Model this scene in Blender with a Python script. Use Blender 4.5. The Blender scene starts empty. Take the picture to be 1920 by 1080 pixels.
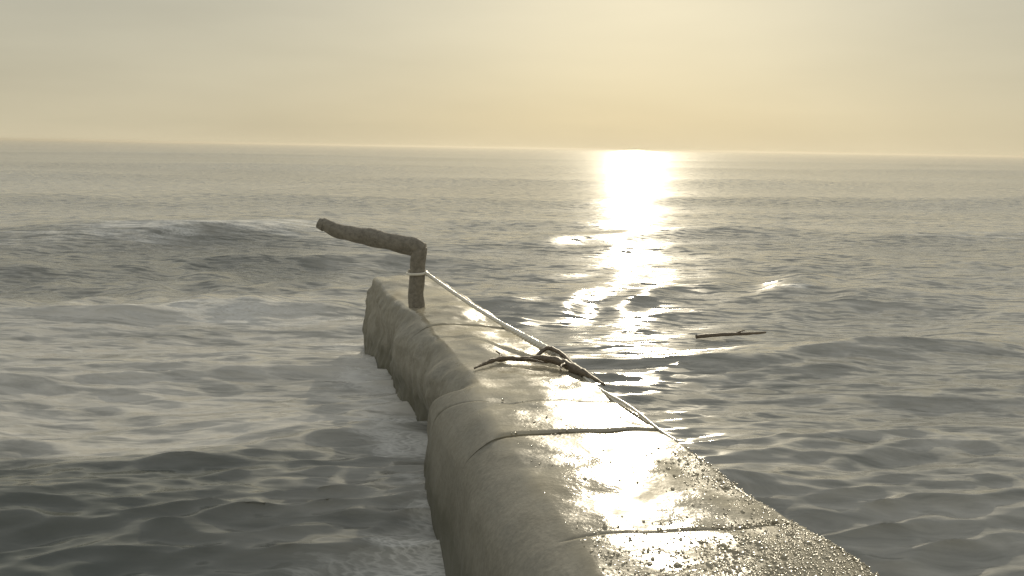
import bpy, bmesh, math, random
import numpy as np
from mathutils import Matrix, Vector, noise as mnoise

random.seed(7)
rng = np.random.default_rng(11)
sc = bpy.context.scene
COL = sc.collection

# ------------------------------------------------------------------ camera
CAM_Z = 2.27
PITCH, ROLL = math.radians(8.8), math.radians(0.97)
cam = bpy.data.cameras.new('camera')
cam.sensor_width = 36.0
cam.lens = 36.0 * 1700.0 / 1920.0
cam.clip_start, cam.clip_end = 0.05, 40000.0
cam_ob = bpy.data.objects.new('camera', cam)
COL.objects.link(cam_ob)
rt, up, fw = Vector((1, 0, 0)), Vector((0, math.sin(PITCH), math.cos(PITCH))), Vector((0, math.cos(PITCH), -math.sin(PITCH)))
cx = rt * math.cos(ROLL) + up * math.sin(ROLL)
cy = up * math.cos(ROLL) - rt * math.sin(ROLL)
cam_ob.matrix_world = Matrix(((cx.x, cy.x, -fw.x, 0), (cx.y, cy.y, -fw.y, 0), (cx.z, cy.z, -fw.z, CAM_Z), (0, 0, 0, 1)))
sc.camera = cam_ob

# ------------------------------------------------------------------ sky and sun
SUN_AZ, SUN_EL = math.radians(7.9), math.radians(19.0)      # azimuth to the right of +Y
world = bpy.data.worlds.new('World')
sc.world = world
world.use_nodes = True
nt = world.node_tree
nt.nodes.clear()
sky = nt.nodes.new('ShaderNodeTexSky')
sky.sky_type = 'NISHITA'
sky.sun_disc = False
sky.sun_elevation = SUN_EL
sky.sun_rotation = SUN_AZ
sky.altitude = 0
sky.air_density = 1.0
sky.dust_density = 2.6
sky.ozone_density = 1.0
tint = nt.nodes.new('ShaderNodeMix')
tint.data_type = 'RGBA'
tint.blend_type = 'MULTIPLY'
tint.inputs['Factor'].default_value = 1.0
tint.inputs[7].default_value = (0.135, 0.146, 0.142, 1)
bg = nt.nodes.new('ShaderNodeBackground')
bg.inputs['Strength'].default_value = 0.05
# thin even haze over the whole dome, warm at the horizon and greyer overhead
geo_w = nt.nodes.new('ShaderNodeTexCoord')
sep = nt.nodes.new('ShaderNodeSeparateXYZ')
nt.links.new(geo_w.outputs['Generated'], sep.inputs[0])
rw = nt.nodes.new('ShaderNodeValToRGB')
ew = rw.color_ramp.elements
ew[0].position, ew[0].color = 0.0, (0.76, 0.675, 0.475, 1)
ew[1].position, ew[1].color = 1.0, (0.50, 0.51, 0.51, 1)
for p, c in ((0.02, (0.65, 0.59, 0.425)), (0.05, (0.60, 0.55, 0.41)), (0.14, (0.57, 0.535, 0.42)), (0.35, (0.53, 0.52, 0.46))):
    k = ew.new(p)
    k.color = (*c, 1)
nt.links.new(sep.outputs['Z'], rw.inputs[0])
bg2 = nt.nodes.new('ShaderNodeBackground')
bg2.inputs['Strength'].default_value = 0.80
mpw = nt.nodes.new('ShaderNodeMapping')
mpw.inputs['Scale'].default_value = (1.6, 1.6, 9.0)
nt.links.new(geo_w.outputs['Generated'], mpw.inputs[0])
nw = nt.nodes.new('ShaderNodeTexNoise')
nw.inputs['Scale'].default_value = 1.4
nw.inputs['Detail'].default_value = 4.0
nt.links.new(mpw.outputs[0], nw.inputs['Vector'])
mrw = nt.nodes.new('ShaderNodeMapRange')
mrw.inputs['From Min'].default_value, mrw.inputs['From Max'].default_value = 0.3, 0.7
mrw.inputs['To Min'].default_value, mrw.inputs['To Max'].default_value = 0.90, 1.08
nt.links.new(nw.outputs[0], mrw.inputs['Value'])
mlw = nt.nodes.new('ShaderNodeVectorMath')
mlw.operation = 'SCALE'
nt.links.new(rw.outputs[0], mlw.inputs[0])
nt.links.new(mrw.outputs[0], mlw.inputs['Scale'])
nt.links.new(mlw.outputs[0], bg2.inputs['Color'])
add = nt.nodes.new('ShaderNodeAddShader')
wo = nt.nodes.new('ShaderNodeOutputWorld')
nt.links.new(sky.outputs[0], tint.inputs[6])
nt.links.new(tint.outputs[2], bg.inputs['Color'])
nt.links.new(bg.outputs[0], add.inputs[0])
nt.links.new(bg2.outputs[0], add.inputs[1])
nt.links.new(add.outputs[0], wo.inputs['Surface'])

sun = bpy.data.lights.new('sun', 'SUN')
sun.energy = 2.4
sun.angle = math.radians(0.6)
sun.color = (1.0, 0.88, 0.66)
sun_ob = bpy.data.objects.new('sun', sun)
COL.objects.link(sun_ob)
sd = Vector((math.sin(SUN_AZ) * math.cos(SUN_EL), math.cos(SUN_AZ) * math.cos(SUN_EL), math.sin(SUN_EL)))
sun_ob.rotation_euler = sd.to_track_quat('Z', 'Y').to_euler()
sun_ob.location = sd * 50

sc.view_settings.view_transform = 'Standard'
sc.view_settings.look = 'None'
sc.view_settings.exposure = 0.0
sc.view_settings.gamma = 1.0
sc.view_settings.use_curve_mapping = False
sc.cycles.use_denoising = True
sc.cycles.max_bounces = 6
sc.cycles.sample_clamp_indirect = 4.0
sc.cycles.caustics_reflective = False
sc.cycles.caustics_refractive = False

# ------------------------------------------------------------------ helpers
def mat(name):
    m = bpy.data.materials.new(name)
    m.use_nodes = True
    return m, m.node_tree, m.node_tree.nodes['Principled BSDF']

def N(t, kind, **kw):
    n = t.nodes.new(kind)
    for k, v in kw.items():
        if k in n.inputs:
            n.inputs[k].default_value = v
        else:
            setattr(n, k, v)
    return n

def ramp(t, src, stops):
    r = t.nodes.new('ShaderNodeValToRGB')
    e = r.color_ramp.elements
    while len(e) > 1:
        e.remove(e[-1])
    e[0].position, e[0].color = stops[0][0], (*stops[0][1], 1)
    for p, c in stops[1:]:
        k = e.new(p)
        k.color = (*c, 1)
    t.links.new(src, r.inputs[0])
    return r.outputs[0]

def grey(a):
    return (a, a, a)

def mesh_obj(name, verts, faces, material, parent=None, smooth=True):
    me = bpy.data.meshes.new(name)
    me.from_pydata([tuple(map(float, v)) for v in verts], [], faces)
    me.update()
    if smooth:
        me.polygons.foreach_set('use_smooth', np.ones(len(me.polygons), dtype=bool))
    me.materials.append(material)
    o = bpy.data.objects.new(name, me)
    COL.objects.link(o)
    if parent:
        o.parent = parent
    return o

def grid_obj(name, P, material, parent=None, wrap=False):
    """P: (rows, cols, 3) array to a quad sheet, built fast."""
    R, C = P.shape[:2]
    i = np.arange(R - 1)[:, None]
    j = np.arange(C if wrap else C - 1)[None, :]
    j2 = (j + 1) % C
    q = np.stack([i * C + j, i * C + j2, (i + 1) * C + j2, (i + 1) * C + j], -1).reshape(-1, 4)
    me = bpy.data.meshes.new(name)
    me.vertices.add(R * C)
    me.vertices.foreach_set('co', P.reshape(-1).astype(np.float32))
    me.loops.add(q.size)
    me.loops.foreach_set('vertex_index', q.reshape(-1).astype(np.int32))
    me.polygons.add(len(q))
    me.polygons.foreach_set('loop_start', np.arange(0, q.size, 4, dtype=np.int32))
    me.polygons.foreach_set('use_smooth', np.ones(len(q), dtype=bool))
    me.update(calc_edges=True)
    me.materials.append(material)
    o = bpy.data.objects.new(name, me)
    COL.objects.link(o)
    if parent:
        o.parent = parent
    return o

def empty(name, loc, rz=0.0):
    o = bpy.data.objects.new(name, None)
    COL.objects.link(o)
    o.location = loc
    o.rotation_euler = (0, 0, rz)
    return o

def tag(o, label=None, cat=None, group=None, kind=None):
    if label: o['label'] = label
    if cat: o['category'] = cat
    if group: o['group'] = group
    if kind: o['kind'] = kind
    return o

def lattice(seed):
    r = np.random.default_rng(seed)
    return r.random((64, 64))

def vnoise(x, y, seed=0):
    """tiling value noise, vectorised, -1..1"""
    L = lattice(seed)
    xi, yi = np.floor(x).astype(int), np.floor(y).astype(int)
    fx, fy = x - xi, y - yi
    fx, fy = fx * fx * fx * (fx * (6 * fx - 15) + 10), fy * fy * fy * (fy * (6 * fy - 15) + 10)
    g = lambda a, b: L[a % 64, b % 64]
    v = (g(xi, yi) * (1 - fx) + g(xi + 1, yi) * fx) * (1 - fy) + (g(xi, yi + 1) * (1 - fx) + g(xi + 1, yi + 1) * fx) * fy
    return v * 2 - 1

def fbm(x, y, seed=0, oct=4):
    s, a = 0, 1.0
    for k in range(oct):
        s = s + a * vnoise(x * 2 ** k + 13.7 * k, y * 2 ** k + 5.1 * k, seed + k)
        a *= 0.5
    return s

def smooth01(a, b, x):
    t = np.clip((x - a) / (b - a), 0, 1)
    return t * t * (3 - 2 * t)

# groyne frame: u runs seaward along the groyne, v to its right
TH = math.radians(16.57)
UX, UY = -math.sin(TH), math.cos(TH)
VX, VY = math.cos(TH), math.sin(TH)
def g2w(u, v, z=0.0):
    return Vector((u * UX + v * VX, u * UY + v * VY, z))
TOP = 0.77

# ------------------------------------------------------------------ materials
def sea_material():
    m, t, b = mat('sea_water')
    b.inputs['IOR'].default_value = 1.34
    geo = N(t, 'ShaderNodeNewGeometry')
    at = N(t, 'ShaderNodeAttribute', attribute_name='foam')
    mp = N(t, 'ShaderNodeMapping')
    mp.inputs['Scale'].default_value = (0.42, 2.0, 1.0)
    t.links.new(geo.outputs['Position'], mp.inputs[0])
    n1 = N(t, 'ShaderNodeTexNoise', Scale=1.6, Detail=6.0, Roughness=0.62, Distortion=0.7)
    t.links.new(mp.outputs[0], n1.inputs['Vector'])
    f0 = N(t, 'ShaderNodeMath', operation='ADD')
    t.links.new(n1.outputs[0], f0.inputs[0])
    t.links.new(at.outputs['Fac'], f0.inputs[1])
    f1 = ramp(t, f0.outputs[0], [(0.0, grey(0)), (0.72, grey(0)), (0.92, grey(1))])
    # foam breaks into a lace of bubbles
    wp = N(t, 'ShaderNodeVectorMath', operation='SCALE')
    wp.inputs['Scale'].default_value = 0.8
    t.links.new(n1.outputs['Color'], wp.inputs[0])
    wa = N(t, 'ShaderNodeVectorMath', operation='ADD')
    t.links.new(geo.outputs['Position'], wa.inputs[0])
    t.links.new(wp.outputs[0], wa.inputs[1])
    vo = N(t, 'ShaderNodeTexVoronoi', feature='DISTANCE_TO_EDGE', Scale=11.0)
    t.links.new(wa.outputs[0], vo.inputs['Vector'])
    lace = ramp(t, vo.outputs['Distance'], [(0.0, grey(1.0)), (0.09, grey(0.8)), (0.26, grey(0.4))])
    fl = N(t, 'ShaderNodeMath', operation='MULTIPLY')
    t.links.new(f1, fl.inputs[0])
    t.links.new(lace, fl.inputs[1])
    f1 = fl.outputs[0]
    n2 = N(t, 'ShaderNodeTexNoise', Scale=0.35, Detail=3.0, Roughness=0.5)
    t.links.new(mp.outputs[0], n2.inputs['Vector'])
    wcol = ramp(t, n2.outputs[0], [(0.3, (0.070, 0.085, 0.080)), (0.7, (0.095, 0.105, 0.095))])
    ws = N(t, 'ShaderNodeAttribute', attribute_name='wash_shade')
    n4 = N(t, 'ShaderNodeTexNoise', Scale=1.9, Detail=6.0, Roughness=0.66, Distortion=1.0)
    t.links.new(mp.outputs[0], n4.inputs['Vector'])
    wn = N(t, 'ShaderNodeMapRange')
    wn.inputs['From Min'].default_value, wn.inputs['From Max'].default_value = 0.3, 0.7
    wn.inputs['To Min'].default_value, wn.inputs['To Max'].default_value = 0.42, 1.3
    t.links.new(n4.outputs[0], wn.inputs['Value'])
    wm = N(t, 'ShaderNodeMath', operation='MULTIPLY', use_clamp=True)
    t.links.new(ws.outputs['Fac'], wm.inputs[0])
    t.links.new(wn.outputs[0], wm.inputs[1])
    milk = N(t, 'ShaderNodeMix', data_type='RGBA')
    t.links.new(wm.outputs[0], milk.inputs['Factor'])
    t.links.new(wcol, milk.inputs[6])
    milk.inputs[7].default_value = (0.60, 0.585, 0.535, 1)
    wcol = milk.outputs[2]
    mix = N(t, 'ShaderNodeMix', data_type='RGBA')
    t.links.new(f1, mix.inputs['Factor'])
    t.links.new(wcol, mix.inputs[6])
    mix.inputs[7].default_value = (0.74, 0.74, 0.71, 1)
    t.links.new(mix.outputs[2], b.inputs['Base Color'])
    ch = N(t, 'ShaderNodeAttribute', attribute_name='chop')
    mr = N(t, 'ShaderNodeMix', data_type='FLOAT')
    mr.inputs[3].default_value = 0.6
    t.links.new(f1, mr.inputs['Factor'])
    mr.inputs[2].default_value = 0.14
    t.links.new(mr.outputs[0], b.inputs['Roughness'])
    # ripples too small for the mesh: long-crested slopes added to the surface normal
    mp2 = N(t, 'ShaderNodeMapping')
    mp2.inputs['Scale'].default_value = (0.55, 2.2, 1.0)
    t.links.new(geo.outputs['Position'], mp2.inputs[0])
    n3 = N(t, 'ShaderNodeTexNoise', Scale=5.0, Detail=3.0, Roughness=0.55, Distortion=0.2)
    t.links.new(mp2.outputs[0], n3.inputs['Vector'])
    sb = N(t, 'ShaderNodeVectorMath', operation='SUBTRACT')
    sb.inputs[1].default_value = (0.5, 0.5, 0.5)
    t.links.new(n3.outputs['Color'], sb.inputs[0])
    ml = N(t, 'ShaderNodeVectorMath', operation='MULTIPLY')
    ml.inputs[1].default_value = (0.065, 1.0, 0.0)
    t.links.new(sb.outputs[0], ml.inputs[0])
    sl = N(t, 'ShaderNodeVectorMath', operation='SCALE')
    t.links.new(ml.outputs[0], sl.inputs[0])
    t.links.new(ch.outputs['Fac'], sl.inputs['Scale'])
    ad = N(t, 'ShaderNodeVectorMath', operation='ADD')
    t.links.new(geo.outputs['Normal'], ad.inputs[0])
    t.links.new(sl.outputs[0], ad.inputs[1])
    nm = N(t, 'ShaderNodeVectorMath', operation='NORMALIZE')
    t.links.new(ad.outputs[0], nm.inputs[0])
    t.links.new(nm.outputs[0], b.inputs['Normal'])
    return m

def concrete_material():
    m, t, b = mat('wet_concrete')
    tc = N(t, 'ShaderNodeTexCoord')
    big = N(t, 'ShaderNodeTexNoise', Scale=1.3, Detail=5.0, Roughness=0.6)
    fine = N(t, 'ShaderNodeTexNoise', Scale=38.0, Detail=6.0, Roughness=0.65)
    pit = N(t, 'ShaderNodeTexVoronoi', Scale=55.0)
    for n in (big, fine, pit):
        t.links.new(tc.outputs['Object'], n.inputs['Vector'])
    c1 = ramp(t, big.outputs[0], [(0.3, (0.225, 0.213, 0.172)), (0.55, (0.265, 0.252, 0.207)), (0.75, (0.305, 0.292, 0.245))])
    c2 = ramp(t, fine.outputs[0], [(0.3, grey(0.72)), (0.7, grey(1.12))])
    mx = N(t, 'ShaderNodeMix', data_type='RGBA', blend_type='MULTIPLY')
    mx.inputs['Factor'].default_value = 1.0
    t.links.new(c1, mx.inputs[6])
    t.links.new(c2, mx.inputs[7])
    # weed and slime below the splash line
    so = N(t, 'ShaderNodeSeparateXYZ')
    t.links.new(tc.outputs['Object'], so.inputs[0])
    zz = N(t, 'ShaderNodeMath', operation='MULTIPLY_ADD')
    zz.inputs[1].default_value = -0.45
    st = N(t, 'ShaderNodeTexNoise', Scale=5.0, Detail=6.0, Roughness=0.65)
    t.links.new(tc.outputs['Object'], st.inputs['Vector'])
    t.links.new(st.outputs[0], zz.inputs[0])
    t.links.new(so.outputs['Z'], zz.inputs[2])
    wd = ramp(t, zz.outputs[0], [(0.0, grey(0.75)), (0.06, grey(0.45)), (0.22, grey(0.0))])
    wx = N(t, 'ShaderNodeMix', data_type='RGBA')
    t.links.new(wd, wx.inputs['Factor'])
    t.links.new(mx.outputs[2], wx.inputs[6])
    wx.inputs[7].default_value = (0.075, 0.075, 0.048, 1)
    mx = wx
    sa = N(t, 'ShaderNodeAttribute', attribute_name='sand')
    ms = N(t, 'ShaderNodeMix', data_type='RGBA')
    t.links.new(sa.outputs['Fac'], ms.inputs['Factor'])
    t.links.new(mx.outputs[2], ms.inputs[6])
    sn = N(t, 'ShaderNodeTexNoise', Scale=7.0, Detail=8.0, Roughness=0.7)
    t.links.new(tc.outputs['Object'], sn.inputs['Vector'])
    t.links.new(ramp(t, sn.outputs[0], [(0.3, (0.33, 0.29, 0.20)), (0.7, (0.46, 0.42, 0.315))]), ms.inputs[7])
    t.links.new(ms.outputs[2], b.inputs['Base Color'])
    # standing wet film in patches, dull where it has drained
    wet = N(t, 'ShaderNodeTexNoise', Scale=2.4, Detail=5.0, Roughness=0.6, Distortion=0.4)
    t.links.new(tc.outputs['Object'], wet.inputs['Vector'])
    tm = N(t, 'ShaderNodeMath', operation='MULTIPLY', use_clamp=True)
    tm.inputs[1].default_value = 4.0
    t.links.new(sa.outputs['Fac'], tm.inputs[0])
    rm = N(t, 'ShaderNodeMix', data_type='FLOAT')
    rm.inputs[2].default_value = 0.5
    t.links.new(tm.outputs[0], rm.inputs['Factor'])
    t.links.new(rm.outputs[0], b.inputs['Roughness'])
    t.links.new(ramp(t, wet.outputs[0], [(0.46, grey(0.15)), (0.54, grey(0.28)), (0.66, grey(0.55))]), rm.inputs[3])
    t.links.new(ramp(t, wet.outputs[0], [(0.46, grey(0.5)), (0.66, grey(0.2))]), b.inputs['Specular IOR Level'])
    ad = N(t, 'ShaderNodeMath', operation='MULTIPLY_ADD')
    ad.inputs[1].default_value = 0.5
    t.links.new(pit.outputs['Distance'], ad.inputs[0])
    t.links.new(fine.outputs[0], ad.inputs[2])
    bp = N(t, 'ShaderNodeBump', Strength=0.2, Distance=0.006)
    t.links.new(ad.outputs[0], bp.inputs['Height'])
    t.links.new(bp.outputs[0], b.inputs['Normal'])
    return m

def simple_material(name, lo, hi, rough, scale=20.0, bump=0.3, dist=0.004, metal=0.0):
    m, t, b = mat(name)
    tc = N(t, 'ShaderNodeTexCoord')
    n = N(t, 'ShaderNodeTexNoise', Scale=scale, Detail=6.0, Roughness=0.65)
    t.links.new(tc.outputs['Object'], n.inputs['Vector'])
    t.links.new(ramp(t, n.outputs[0], [(0.32, lo), (0.68, hi)]), b.inputs['Base Color'])
    b.inputs['Roughness'].default_value = rough
    b.inputs['Metallic'].default_value = metal
    bp = N(t, 'ShaderNodeBump', Strength=bump, Distance=dist)
    t.links.new(n.outputs[0], bp.inputs['Height'])
    t.links.new(bp.outputs[0], b.inputs['Normal'])
    return m

M_SEA = sea_material()
M_CON = concrete_material()
M_BARN = simple_material('barnacle_shell', (0.26, 0.235, 0.165), (0.52, 0.48, 0.38), 0.25, 60.0)
M_RUST = simple_material('weathered_rusty_iron', (0.15, 0.135, 0.11), (0.30, 0.275, 0.225), 0.7, 26.0, 0.9, 0.02)
M_ROPE = simple_material('pale_rope', (0.66, 0.62, 0.52), (0.82, 0.79, 0.70), 0.7, 90.0, 0.4, 0.003)
M_ROPE.node_tree.nodes['Principled BSDF'].inputs['Roughness'].default_value = 0.33
M_ROPE.node_tree.nodes['Principled BSDF'].inputs['Coat Weight'].default_value = 1.0
M_ROPE.node_tree.nodes['Principled BSDF'].inputs['Coat Roughness'].default_value = 0.3
M_WOOD = simple_material('wet_driftwood', (0.085, 0.066, 0.045), (0.19, 0.15, 0.105), 0.5, 40.0, 0.6, 0.006)

# ------------------------------------------------------------------ sea
CHOP0, CHOP1 = 0.75, 6.0
def build_sea():
    # angles measured from +Y, dense where the waves are seen
    a_d = np.radians(np.linspace(-40, 40, 760))
    a_s = np.radians(np.linspace(40, 320, 90)[1:-1])
    ang = np.concatenate([a_d, a_s])
    dep = np.radians(np.linspace(58, 1.2, 560))
    r1 = CAM_Z / np.tan(dep)
    r2 = np.geomspace(r1[-1], 14000, 150)[1:]
    r0 = np.array([0.02, 0.5, 0.95, 1.25])
    r = np.concatenate([r0[r0 < r1[0] - 0.1], r1, r2])
    dr = np.gradient(r)
    A, R = np.meshgrid(ang, r)
    _, DR = np.meshgrid(ang, dr)
    X, Y = R * np.sin(A), R * np.cos(A)
    cell = np.maximum(DR, R * 0.0019)
    cell = np.where(np.abs(((A + np.pi) % (2 * np.pi)) - np.pi) > math.radians(41), R * 0.06 + DR, cell)
    Z = np.zeros_like(X)
    DX = np.zeros_like(X)
    DY = np.zeros_like(X)
    # wind sea: many small trains running roughly ashore (towards -Y)
    n = 120
    lam = np.exp(rng.uniform(math.log(0.13), math.log(7.0), n))
    spread = rng.normal(0, 0.30, n)
    left = np.full_like(X, 0.0)
    th = math.radians(180 - 8) + spread
    for l, q in zip(lam, th):
        k = 2 * math.pi / l
        a = 0.0050 * l * (1.0 + 0.75 * math.exp(-(l / 0.55) ** 2)) if l < 1.2 else 0.0050 * 1.2 * (l / 1.2) ** 0.6
        dx, dy = math.sin(q), math.cos(q)
        ph = rng.uniform(0, 2 * math.pi)
        w = np.clip((l / cell - 2.5) / 3.0, 0, 1)
        left += 0.5 * (a * k) ** 2 * (1 - w * w)
        c = k * (X * dx + Y * dy) + ph
        Z += a * w * np.cos(c)
        DX -= 1.0 * a * w * dx * np.sin(c)
        DY -= 1.0 * a * w * dy * np.sin(c)
    # swell crests running ashore: (seaward distance, height, front length, back length, v range, wobble seed)
    U = X * UX + Y * UY
    V = X * VX + Y * VY
    foam = np.zeros_like(X)
    crests = [(7.5, 0.22, 0.65, 2.2, -30, 1.6, 3), (13.2, 0.13, 1.0, 2.2, -40, 0.6, 4), (24.0, 0.42, 1.9, 4.5, -60, 1.5, 5),
              (20.5, 0.36, 1.7, 4.5, 7, 60, 6), (12.0, 0.08, 0.8, 2.0, 9.0, 40, 7), (8.4, 0.06, 0.7, 1.6, 5, 40, 12), (37.0, 0.34, 2.6, 6.0, -90, 90, 8),
              (58.0, 0.40, 4.0, 9.0, -200, 200, 9), (95.0, 0.42, 7.0, 14.0, -300, 300, 10), (160.0, 0.5, 11.0, 22.0, -500, 500, 15)]
    for s0, h, lf, lb, v0, v1, sd in crests:
        sc_ = 0.9 / max(lb, 1.0)
        line = s0 + 0.35 * lb * fbm(V * sc_ * 0.35, V * 0 + sd, sd * 7, 3)
        d = U - line
        am = h * np.clip(0.75 + 0.55 * fbm(V * sc_ * 0.5, V * 0 + 9.3, sd * 5 + 2, 2), 0.12, 1.6)
        am = am * smooth01(v0 - lb, v0 + lb * 0.3, V) * (1 - smooth01(v1 - lb * 0.3, v1 + lb, V))
        L = np.where(d < 0, lf, lb)
        p = 1.0 / (1.0 + (d / L) ** 2) ** 1.5
        w = np.clip((lb * 2 / cell - 2.0) / 3.0, 0, 1)
        Z += am * p * w
        DY -= 0.35 * am * p * w
        if s0 > 12 and s0 < 30:
            foam += 0.37 * (am / h) * np.exp(-((d + 0.35 * lf) / (0.9 * lf)) ** 2)
    # sharp cat's-paw ripples in gusty patches
    gust = np.clip(0.75 + 0.7 * fbm(U * 0.5, V * 0.35, 97, 3), 0.15, 1.5)
    for _ in range(54):
        l = math.exp(rng.uniform(math.log(0.085), math.log(0.42)))
        q = math.pi - 0.1 + rng.normal(0, 0.28)
        k = 2 * math.pi / l
        c = k * (X * math.sin(q) + Y * math.cos(q)) + rng.uniform(0, 6.28)
        w = np.clip((l / cell - 2.5) / 3.0, 0, 1) * gust
        Z += 0.0068 * l * w * np.cos(c)
        DY += 0.0068 * l * w * np.sin(c)
    # broken, short-crested water where the swell stands up
    win = smooth01(9.5, 13.0, U) * (1 - smooth01(23, 28, U)) * np.clip(0.5 + 0.8 * fbm(U * 0.35, V * 0.28, 88, 3), 0, 1.2)
    for _ in range(44):
        l = math.exp(rng.uniform(math.log(0.45), math.log(1.8)))
        q = math.pi + rng.normal(0, 0.85)
        k = 2 * math.pi / l
        c = k * (X * math.sin(q) + Y * math.cos(q)) + rng.uniform(0, 6.28)
        w = np.clip((l / cell - 2.5) / 3.0, 0, 1) * win
        Z += 0.0075 * l * w * np.cos(c)
        DX -= 0.004 * l * w * math.sin(q) * np.sin(c)
        DY -= 0.004 * l * w * math.cos(q) * np.sin(c)
    # a small crest breaking by itself on the right
    d = np.hypot((U - 12.3) / 0.30, (V - 8.3) / 0.55)
    Z += 0.10 * np.exp(-d * d)
    foam += 0.45 * np.exp(-((U - 12.25) / 0.14) ** 2 - ((V - 8.3) / 0.35) ** 2)
    # water is pushed up a little and froths against the groyne foot
    dg = np.maximum(np.maximum(1.0 - V, V - 2.2), np.maximum(U - 10.5, 0))
    near = np.exp(-np.clip(dg, 0, 9) / 0.35)
    foam += 0.30 * near
    foam += 0.22 * smooth01(5.4, 4.4, U) * smooth01(-3.5, 0.2, V) * (1 - smooth01(0.9, 1.2, V))
    # milky, sandy wash left behind by the breaker; dark reflection of the near-left wave face painted into the colour
    wash_shade = 0.68 + 0.16 * fbm(U * 0.12, V * 0.06, 61, 3)
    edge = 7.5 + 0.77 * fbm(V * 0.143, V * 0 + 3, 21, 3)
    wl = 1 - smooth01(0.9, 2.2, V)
    wash_shade += wl * 0.50 * smooth01(edge - 0.05, edge + 0.5, U) * (1 - smooth01(9.5, 15.0, U)) * smooth01(-7.0, -0.5, V)
    wash_shade -= wl * 0.56 * (1 - smooth01(edge - 0.5, edge + 0.1, U)) * (1 - smooth01(-0.8, 1.0, V) * 0.6)
    wash_shade -= 0.30 * wl * smooth01(12.5, 14.5, U) * (1 - smooth01(21, 27, U))  # darker reflection on the mid-distance wave fronts, painted in as less milk
    wash_shade = np.clip(wash_shade, 0, 1)
    fade = np.clip(R / 1.2, 0, 1)
    P = np.stack([X + DX * fade, Y + DY * fade, Z * fade], -1)
    # close the ring in angle
    o = grid_obj('sea', P, M_SEA, wrap=True)
    at = o.data.attributes.new('foam', 'FLOAT', 'POINT')
    at.data.foreach_set('value', foam.reshape(-1).astype(np.float32))
    at = o.data.attributes.new('wash_shade', 'FLOAT', 'POINT')
    at.data.foreach_set('value', wash_shade.reshape(-1).astype(np.float32))
    at = o.data.attributes.new('chop', 'FLOAT', 'POINT')
    at.data.foreach_set('value', np.clip(CHOP0 + CHOP1 * np.sqrt(left), 0, 2).reshape(-1).astype(np.float32))
    tag(o, kind='structure')
    return o
sea = build_sea()

# ------------------------------------------------------------------ groyne
groyne = empty('groyne', g2w(6.0, 1.6, 0.0), TH)
tag(groyne, 'worn wet concrete groyne with rounded shoulder running out into the sea', 'groyne')

LEFT = [(-4, 0.78, 1.10), (2.8, 0.93, 1.19), (3.4, 0.96, 1.23), (4.0, 1.02, 1.26), (4.6, 1.07, 1.30), (5.34, 1.12, 1.38), (5.50, 1.25, 1.43), (6.0, 1.29, 1.45), (6.8, 1.33, 1.47), (7.9, 1.33, 1.52), (9.2, 1.30, 1.42), (11, 1.30, 1.42)]
LU, LW, LC = (np.array(c) for c in zip(*LEFT))

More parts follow.
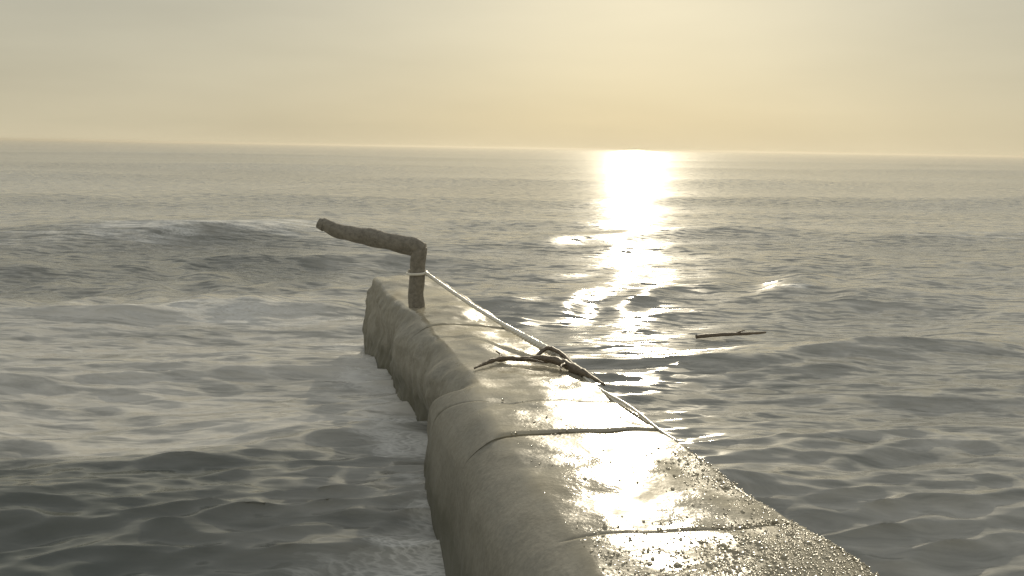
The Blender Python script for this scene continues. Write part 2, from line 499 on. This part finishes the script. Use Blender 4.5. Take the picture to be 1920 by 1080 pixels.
def block(u0, u1, j0, j1, dw=0.0, dz=0.0, right=2.15, step=0.018, bulge=0.05, open0=0.0, open1=0.0):
    """one cast length of the groyne from u0 to u1; j0, j1 bend its two joint lines across v."""
    nu = max(24, int((u1 - u0) / step))
    # parameter round the profile: left foot - shoulder - top - right edge - right foot
    seg = [np.linspace(0, 1, 44, endpoint=False), 1 + np.linspace(0, 1, 26, endpoint=False), 2 + np.linspace(0, 1, 80, endpoint=False),
           3 + np.linspace(0, 1, 10, endpoint=False), 4 + np.linspace(0, 1, 16)]
    S = np.concatenate(seg)
    tt = np.linspace(0, 1, nu)
    rnd = 0.011
    T, SS = np.meshgrid(tt, S, indexing='ij')
    ub = u0 + (u1 - u0) * T
    w = np.interp(ub, LU, LW) - dw
    c = np.interp(ub, LU, LC) - dw * 0.5
    sh = 0.22
    V = np.zeros_like(T)
    Z = np.zeros_like(T)
    m = SS < 1
    s = SS[m]
    Z[m] = -0.9 + s * (TOP - sh + 0.9)
    V[m] = w[m] + 0.10 * (1 - s) * 0.3 - bulge * np.sin(np.pi * np.clip(s * 1.4 - 0.4, 0, 1))
    m = (SS >= 1) & (SS < 2)
    s = SS[m] - 1
    an = s * math.pi / 2
    e = 0.72                                     # a soft shoulder, flatter than a quarter circle
    V[m] = w[m] + (c[m] - w[m]) * (e * (1 - np.cos(an)) + (1 - e) * s)
    Z[m] = TOP - sh + sh * (e * np.sin(an) + (1 - e) * s)
    m = (SS >= 2) & (SS < 3)
    s = SS[m] - 2
    V[m] = c[m] + (right - 0.03 - c[m]) * s
    Z[m] = TOP + 0.012 * np.sin(np.pi * s)
    m = (SS >= 3) & (SS < 4)
    s = SS[m] - 3
    V[m] = right - 0.03 + 0.03 * np.sin(s * math.pi / 2)
    Z[m] = TOP - 0.03 * (1 - np.cos(s * math.pi / 2))
    m = SS >= 4
    s = SS[m] - 4
    V[m] = right
    Z[m] = TOP - 0.03 - s * (TOP + 0.85)
    # bend the joints
    v01 = np.clip((V - 1.0) / 1.15, -0.5, 1.2)
    U = ub + j0(v01) * (1 - T) + j1(v01) * T
    # wear: broad hollows, chipped edges
    nz = (0.014 * fbm(U * 1.5, V * 1.9, 20, 3) + 0.0016 * fbm(U * 8, V * 8, 25, 3)) * (1 + 0.6 * smooth01(5.0, 6.5, U))
    topm = smooth01(1.4, 2.0, SS) * (1 - smooth01(3.0, 3.6, SS))
    Z += nz * topm + dz * smooth01(1.0, 2.0, SS)
    side = (1 - smooth01(1.3, 2.0, SS))
    ro = 0.35 + 1.5 * smooth01(5.2, 6.4, U)
    V += side * ro * (0.030 * fbm(U * 1.3, Z * 1.9, 31, 4) + 0.009 * fbm(U * 7, Z * 7, 37, 3))
    V += smooth01(2.9, 3.2, SS) * 0.016 * fbm(U * 2.6, Z * 2, 43, 4)
    # round the two ends over into the joint; open0, open1 carry a joint on down the left side
    d0, d1 = U - (u0 + j0(v01)), (u1 + j1(v01)) - U
    onto = smooth01(1.75, 2.0, SS)
    o0, o1 = np.maximum(onto, open0), np.maximum(onto, open1)
    k = np.maximum(np.clip(1 - d0 / 0.03, 0, 1) ** 2 * o0, np.clip(1 - d1 / 0.03, 0, 1) ** 2 * o1)
    Z -= k * rnd * smooth01(1.0, 2.0, SS) * (1 - smooth01(3.2, 4.0, SS))
    V += k * rnd * (1 - smooth01(1.0, 2.0, SS)) - k * rnd * smooth01(3.0, 4.0, SS)
    gap = 0.0035 * (0.5 + 0.9 * np.clip(0.5 + fbm(V * 4, V * 0 + u0, 77, 2), 0, 1.5))
    U = U + np.where(d0 < 0.05, gap * o0, 0) - np.where(d1 < 0.05, gap * o1, 0)
    P = np.stack([V - 1.6, U - 6.0, Z], -1)
    # end walls: one more row drawn in to the middle of the section
    c0, c1 = P[0].mean(0), P[-1].mean(0)
    e0 = np.stack([c0 + (P[0] - c0) * f for f in (0.0, 0.5, 0.96)])
    e1 = np.stack([c1 + (P[-1] - c1) * f for f in (0.96, 0.5, 0.0)])
    e0[..., 1] = P[0][None, :, 1]; e1[..., 1] = P[-1][None, :, 1]
    P = np.concatenate([e0, P, e1])[:, ::-1]
    o = grid_obj('block', P, M_CON, groyne)
    o.data.set_sharp_from_angle(angle=math.radians(55))
    sand = smooth01(1.7, 2.05, SS) * (1 - smooth01(3.2, 4.0, SS)) * np.clip(0.75 + 0.5 * fbm(U * 2.2, V * 2.8, 66, 4), 0.15, 1)
    sand = np.concatenate([sand[:1] * 0] * 3 + [sand] + [sand[:1] * 0] * 3)[:, ::-1]
    at = o.data.attributes.new('sand', 'FLOAT', 'POINT')
    at.data.foreach_set('value', sand.reshape(-1).astype(np.float32))
    return o

wob = lambda s, a, tilt=0.0, hook=0.0: (lambda v: a * fbm(v * 3.1 + s, v * 0 + s, s, 3) + tilt * (v - 0.5) + hook * np.clip(0.42 - v, 0, 1) ** 1.2)
JA = wob(1, 0.02, -0.10)
JB = wob(2, 0.05, -0.12, 1.4)
JC = wob(3, 0.025, -0.12)
JD = wob(4, 0.02, -0.15)
JE = wob(5, 0.03, 0.0)
JF = wob(6, 0.03, 0.0)
J0 = wob(8, 0.10, 0.25)
tag(block(7.42, 10.25, JA, J0, bulge=0.02, open1=1.0), 'rugged outermost block at the seaward end')
block(4.98, 7.42, JB, JA, bulge=0.02, dz=-0.006, open0=1.0)
block(4.36, 4.98, JC, JB, dz=0.006, open1=1.0)
block(3.10, 4.36, JD, JC, dz=-0.004, step=0.012)
block(1.0, 3.10, JE, JD, dz=0.008, step=0.012)
block(-1.2, 1.0, JF, JE, step=0.03)
block(-3.6, -1.2, JF, JF, step=0.04)

# crust of barnacles and grit on the near part of the top
def crust():
    V, F = [], []
    n = 0
    while n < 13000:
        u, v = rng.uniform(1.6, 5.2), rng.uniform(1.2, 2.16)
        p = 0.012 + 0.85 * smooth01(3.4, 2.6, u) + 0.4 * smooth01(1.8, 2.12, v) * smooth01(4.4, 3.6, u)
        p *= 0.35 + 0.65 * (fbm(np.array(u * 2.2), np.array(v * 2.2), 90, 3) > -0.1)
        p *= smooth01(5.2, 4.2, u)
        if v < float(np.interp(u, LU, LC)) or rng.random() > p:
            continue
        n += 1
        r = min(0.020, 0.0058 * math.exp(rng.normal(0, 0.42)))
        h = r * rng.uniform(0.05, 0.5)
        s_ = np.clip((v - float(np.interp(u, LU, LC))) / (2.12 - float(np.interp(u, LU, LC))), 0, 1)
        z = TOP + 0.012 * math.sin(math.pi * s_) + 0.014 * float(fbm(np.array(u * 1.5), np.array(v * 1.9), 20, 3)) + 0.0016 * float(fbm(np.array(u * 8), np.array(v * 8), 25, 3))
        z += 0.008 if u < 3.1 else (-0.004 if u < 4.36 else 0.006)
        if v > 2.12: z -= 0.012
        a0 = rng.uniform(0, 6.28)
        b = len(V)
        tx, ty = rng.normal(0, 0.25 * r, 2)
        for k in range(6):
            a = a0 + k * math.pi / 3
            q = r * rng.uniform(0.8, 1.2)
            V.append((v - 1.6 + q * math.cos(a), u - 6.0 + q * math.sin(a), z - 0.006))
        for k in range(6):
            a = a0 + k * math.pi / 3
            V.append((v - 1.6 + tx + 0.5 * r * math.cos(a), u - 6.0 + ty + 0.5 * r * math.sin(a), z + h))
        V.append((v - 1.6 + tx, u - 6.0 + ty, z + h * 0.7))
        for k in range(6):
            k2 = (k + 1) % 6
            F.append((b + k, b + k2, b + 6 + k2, b + 6 + k))
            F.append((b + 6 + k, b + 6 + k2, b + 12))
    o = mesh_obj('barnacle_crust', V, F, M_BARN, groyne, smooth=False)
    o['kind'] = 'stuff'
crust()

# ------------------------------------------------------------------ tubes
def tube(name, pts, rad, material, parent=None, seg=16, jitter=0.0, seed=0, cap=True, sub=6, origin=None):
    """smooth tube through pts with radii rad; origin is taken off the points."""
    pts = [Vector(p) for p in pts]
    n = len(pts)
    P, Rr = [], []
    for i in range(n - 1):
        p0, p1, p2, p3 = pts[max(i - 1, 0)], pts[i], pts[i + 1], pts[min(i + 2, n - 1)]
        for k in range(sub):
            t = k / sub
            P.append(0.5 * ((2 * p1) + (p2 - p0) * t + (2 * p0 - 5 * p1 + 4 * p2 - p3) * t * t + (3 * p1 - p0 - 3 * p2 + p3) * t ** 3))
            Rr.append(rad[i] * (1 - t) + rad[i + 1] * t)
    P.append(pts[-1]); Rr.append(rad[-1])
    org = Vector(origin) if origin is not None else Vector((0, 0, 0))
    V, F = [], []
    tan = (P[1] - P[0]).normalized()
    nrm = tan.orthogonal().normalized()
    for i, p in enumerate(P):
        t2 = (P[min(i + 1, len(P) - 1)] - P[max(i - 1, 0)]).normalized()
        nrm = (nrm - t2 * nrm.dot(t2)).normalized()
        bi = t2.cross(nrm)
        for k in range(seg):
            a = 2 * math.pi * k / seg
            d = nrm * math.cos(a) + bi * math.sin(a)
            rr = Rr[i]
            if jitter:
                rr *= 1 + jitter * mnoise.noise((p + d * rr) * (0.6 / max(rad)) + Vector((seed, 0, 0)))
            V.append(p + d * rr - org)
    m = len(P)
    for i in range(m - 1):
        for k in range(seg):
            k2 = (k + 1) % seg
            F.append((i * seg + k, i * seg + k2, (i + 1) * seg + k2, (i + 1) * seg + k))
    if cap:
        F.append(tuple(range(seg))[::-1])
        F.append(tuple((m - 1) * seg + k for k in range(seg)))
    return mesh_obj(name, V, F, material, parent)

# ------------------------------------------------------------------ bent pipe at the seaward end
PB = g2w(8.35, 1.55, TOP - 0.03)
pipe = empty('bent_pipe', PB)
tag(pipe, 'thick rusty bent pipe standing on the end of the groyne, arm pointing left', 'pipe')
lc = lambda x, y, z: PB + Vector((x, y, z))
tube('post', [lc(0.0, 0, -0.15), lc(-0.01, 0, 0.1), lc(0.0, 0, 0.3), lc(0.012, 0, 0.5), lc(0.02, 0, 0.60)], [0.078, 0.074, 0.072, 0.074, 0.07], M_RUST, pipe, 24, 0.22, 3, origin=PB)
tube('arm', [lc(0.075, -0.02, 0.575), lc(-0.05, 0, 0.60), lc(-0.25, 0.04, 0.645), lc(-0.5, 0.09, 0.675), lc(-0.72, 0.14, 0.715), lc(-0.92, 0.18, 0.775)],
     [0.062, 0.082, 0.084, 0.080, 0.074, 0.058], M_RUST, pipe, 24, 0.28, 9, origin=PB)
tube('end_cap', [lc(-0.90, 0.176, 0.768), lc(-0.955, 0.187, 0.79)], [0.066, 0.054], M_RUST, pipe, 18, 0.12, 4, origin=PB, sub=3)

# ------------------------------------------------------------------ pale rope from the pipe to the right edge
def rope():
    a = PB + Vector((0.08, -0.03, 0.36))
    b = g2w(6.02, 2.13, TOP + 0.035)
    root = empty('rope', g2w(6.02, 2.13, TOP))
    org = root.location.copy()
    tag(root, 'pale rope stretched from the bent pipe to the right edge of the groyne', 'rope')
    n = 90
    d = (b - a)
    L = d.length
    t = d.normalized()
    s1 = t.cross(Vector((0, 0, 1))).normalized()
    s2 = s1.cross(t)
    for st in range(3):
        pts, rad = [], []
        for i in range(n + 1):
            f = i / n
            c = a + d * f - Vector((0, 0, 0.03 * math.sin(math.pi * f)))
            th = (0.011 + 0.008 * smooth01(0.55, 0.95, np.array(f)))
            an = f * L / 0.13 * 2 * math.pi + st * 2 * math.pi / 3
            pts.append(c + (s1 * math.cos(an) + s2 * math.sin(an)) * float(th) * 0.62)
            rad.append(float(th) * 1.05)
        tube('strand', pts, rad, M_ROPE, root, 8, sub=1, origin=org)
    # turns round the pipe
    pts = []
    for i in range(61):
        an = i / 60 * 2 * math.pi * 1.4 + 0.2
        pts.append(PB + Vector((0.093 * math.cos(an), 0.093 * math.sin(an), 0.33 + 0.026 * an / 6.28)))
    tube('hitch', pts, [0.013] * 61, M_ROPE, root, 8, sub=1, origin=org)
    # slack end lying along the right edge
    pts = [b, g2w(5.9, 2.135, TOP + 0.03)]
    rad = [0.017, 0.014]
    for i in range(1, 15):
        u = 5.9 - i * 0.13
        pts.append(g2w(u, 2.128 + 0.006 * math.sin(i * 0.8), TOP + 0.012 + 0.006 * math.sin(i * 0.9)))
        rad.append(0.011 - 0.0003 * i)
    tube('slack_end', pts, rad, M_ROPE, root, 8, 0.25, 4, sub=4, origin=org)
    # frayed tail
    for k in range(3):
        dv = Vector((rng.normal(0.05, 0.03), rng.normal(-0.16, 0.05), -0.028))
        tube('frayed_end', [b, b + dv * 0.5 + Vector((rng.normal(0, .02), 0, 0.012)), b + dv + Vector((0, 0, 0.008))], [0.014, 0.009, 0.004], M_ROPE, root, 6, sub=4, origin=org)
rope()

# ------------------------------------------------------------------ driftwood on the top
def driftwood():
    z = TOP + 0.02
    root = empty('driftwood_branch', g2w(5.85, 1.9, TOP))
    org = root.location.copy()
    tag(root, 'dark forked driftwood branch lying across the wet top of the groyne', 'branch')
    G = lambda l: [g2w(u, v, z + h) for u, v, h in l]
    tube('stem', G([(5.80, 1.47, 0.0), (5.90, 1.58, 0.01), (5.97, 1.71, 0.014), (5.95, 1.86, 0.012), (5.92, 1.98, 0.015), (5.80, 2.07, 0.02), (5.62, 2.11, 0.018), (5.40, 2.15, 0.01), (5.20, 2.17, 0.0)]),
         [0.007, 0.015, 0.018, 0.017, 0.026, 0.027, 0.030, 0.020, 0.007], M_WOOD, root, 12, 0.6, 2, origin=org)
    tube('fork', G([(5.95, 1.96, 0.02), (6.02, 2.03, 0.05), (6.03, 2.09, 0.06), (5.86, 2.12, 0.05), (5.66, 2.13, 0.02)]), [0.014, 0.016, 0.016, 0.017, 0.012], M_WOOD, root, 10, 0.3, 6, origin=org)
    tube('twig', G([(5.70, 2.09, 0.02), (5.60, 2.02, 0.035), (5.52, 1.99, 0.02)]), [0.012, 0.009, 0.004], M_WOOD, root, 8, 0.5, 11, origin=org)
    tube('twig', G([(5.96, 1.68, 0.014), (6.04, 1.72, 0.03), (6.12, 1.71, 0.035)]), [0.010, 0.008, 0.005], M_WOOD, root, 8, 0.5, 12, origin=org)
    tube('twig', G([(5.94, 1.85, 0.01), (5.88, 1.90, 0.02), (5.80, 1.97, 0.012)]), [0.010, 0.009, 0.005], M_WOOD, root, 8, 0.3, 8, origin=org)
driftwood()

# ------------------------------------------------------------------ stick floating to the right
def floating_stick():
    a, b = g2w(9.74, 5.25, 0.03), g2w(9.8, 6.25, 0.03)
    root = empty('floating_stick', (a + b) / 2)
    org = root.location.copy()
    tag(root, 'dark straight stick floating on the water to the right of the groyne', 'stick')
    tube('shaft', [a, a.lerp(b, 0.3) + Vector((0, 0, 0.008)), a.lerp(b, 0.7), b], [0.024, 0.024, 0.020, 0.012], M_WOOD, root, 10, 0.25, 2, origin=org)
    c = a.lerp(b, 0.55)
    tube('side_twig', [c, c + Vector((0.07, 0.02, 0.035)), c + Vector((0.13, 0.03, 0.045))], [0.014, 0.011, 0.006], M_WOOD, root, 8, 0.2, 3, origin=org)
floating_stick()

# ------------------------------------------------------------------ sea haze
def haze():
    h, z0, z1 = 14600.0, -2.2, 3.2
    V = [(x, y, z) for z in (z0, z1) for x, y in ((-h, -h), (h, -h), (h, h), (-h, h))]
    F = [(3, 2, 1, 0), (4, 5, 6, 7), (0, 1, 5, 4), (1, 2, 6, 5), (2, 3, 7, 6), (3, 0, 4, 7)]
    m = bpy.data.materials.new('sea_haze')
    m.use_nodes = True
    t = m.node_tree
    t.nodes.clear()
    o = t.nodes.new('ShaderNodeOutputMaterial')
    v = t.nodes.new('ShaderNodeVolumePrincipled')
    v.inputs['Color'].default_value = (0.82, 0.77, 0.66, 1)
    v.inputs['Density'].default_value = 0.0009
    v.inputs['Anisotropy'].default_value = 0.5
    t.links.new(v.outputs[0], o.inputs['Volume'])
    tag(mesh_obj('haze', V, F, m, smooth=False), kind='stuff')
haze()
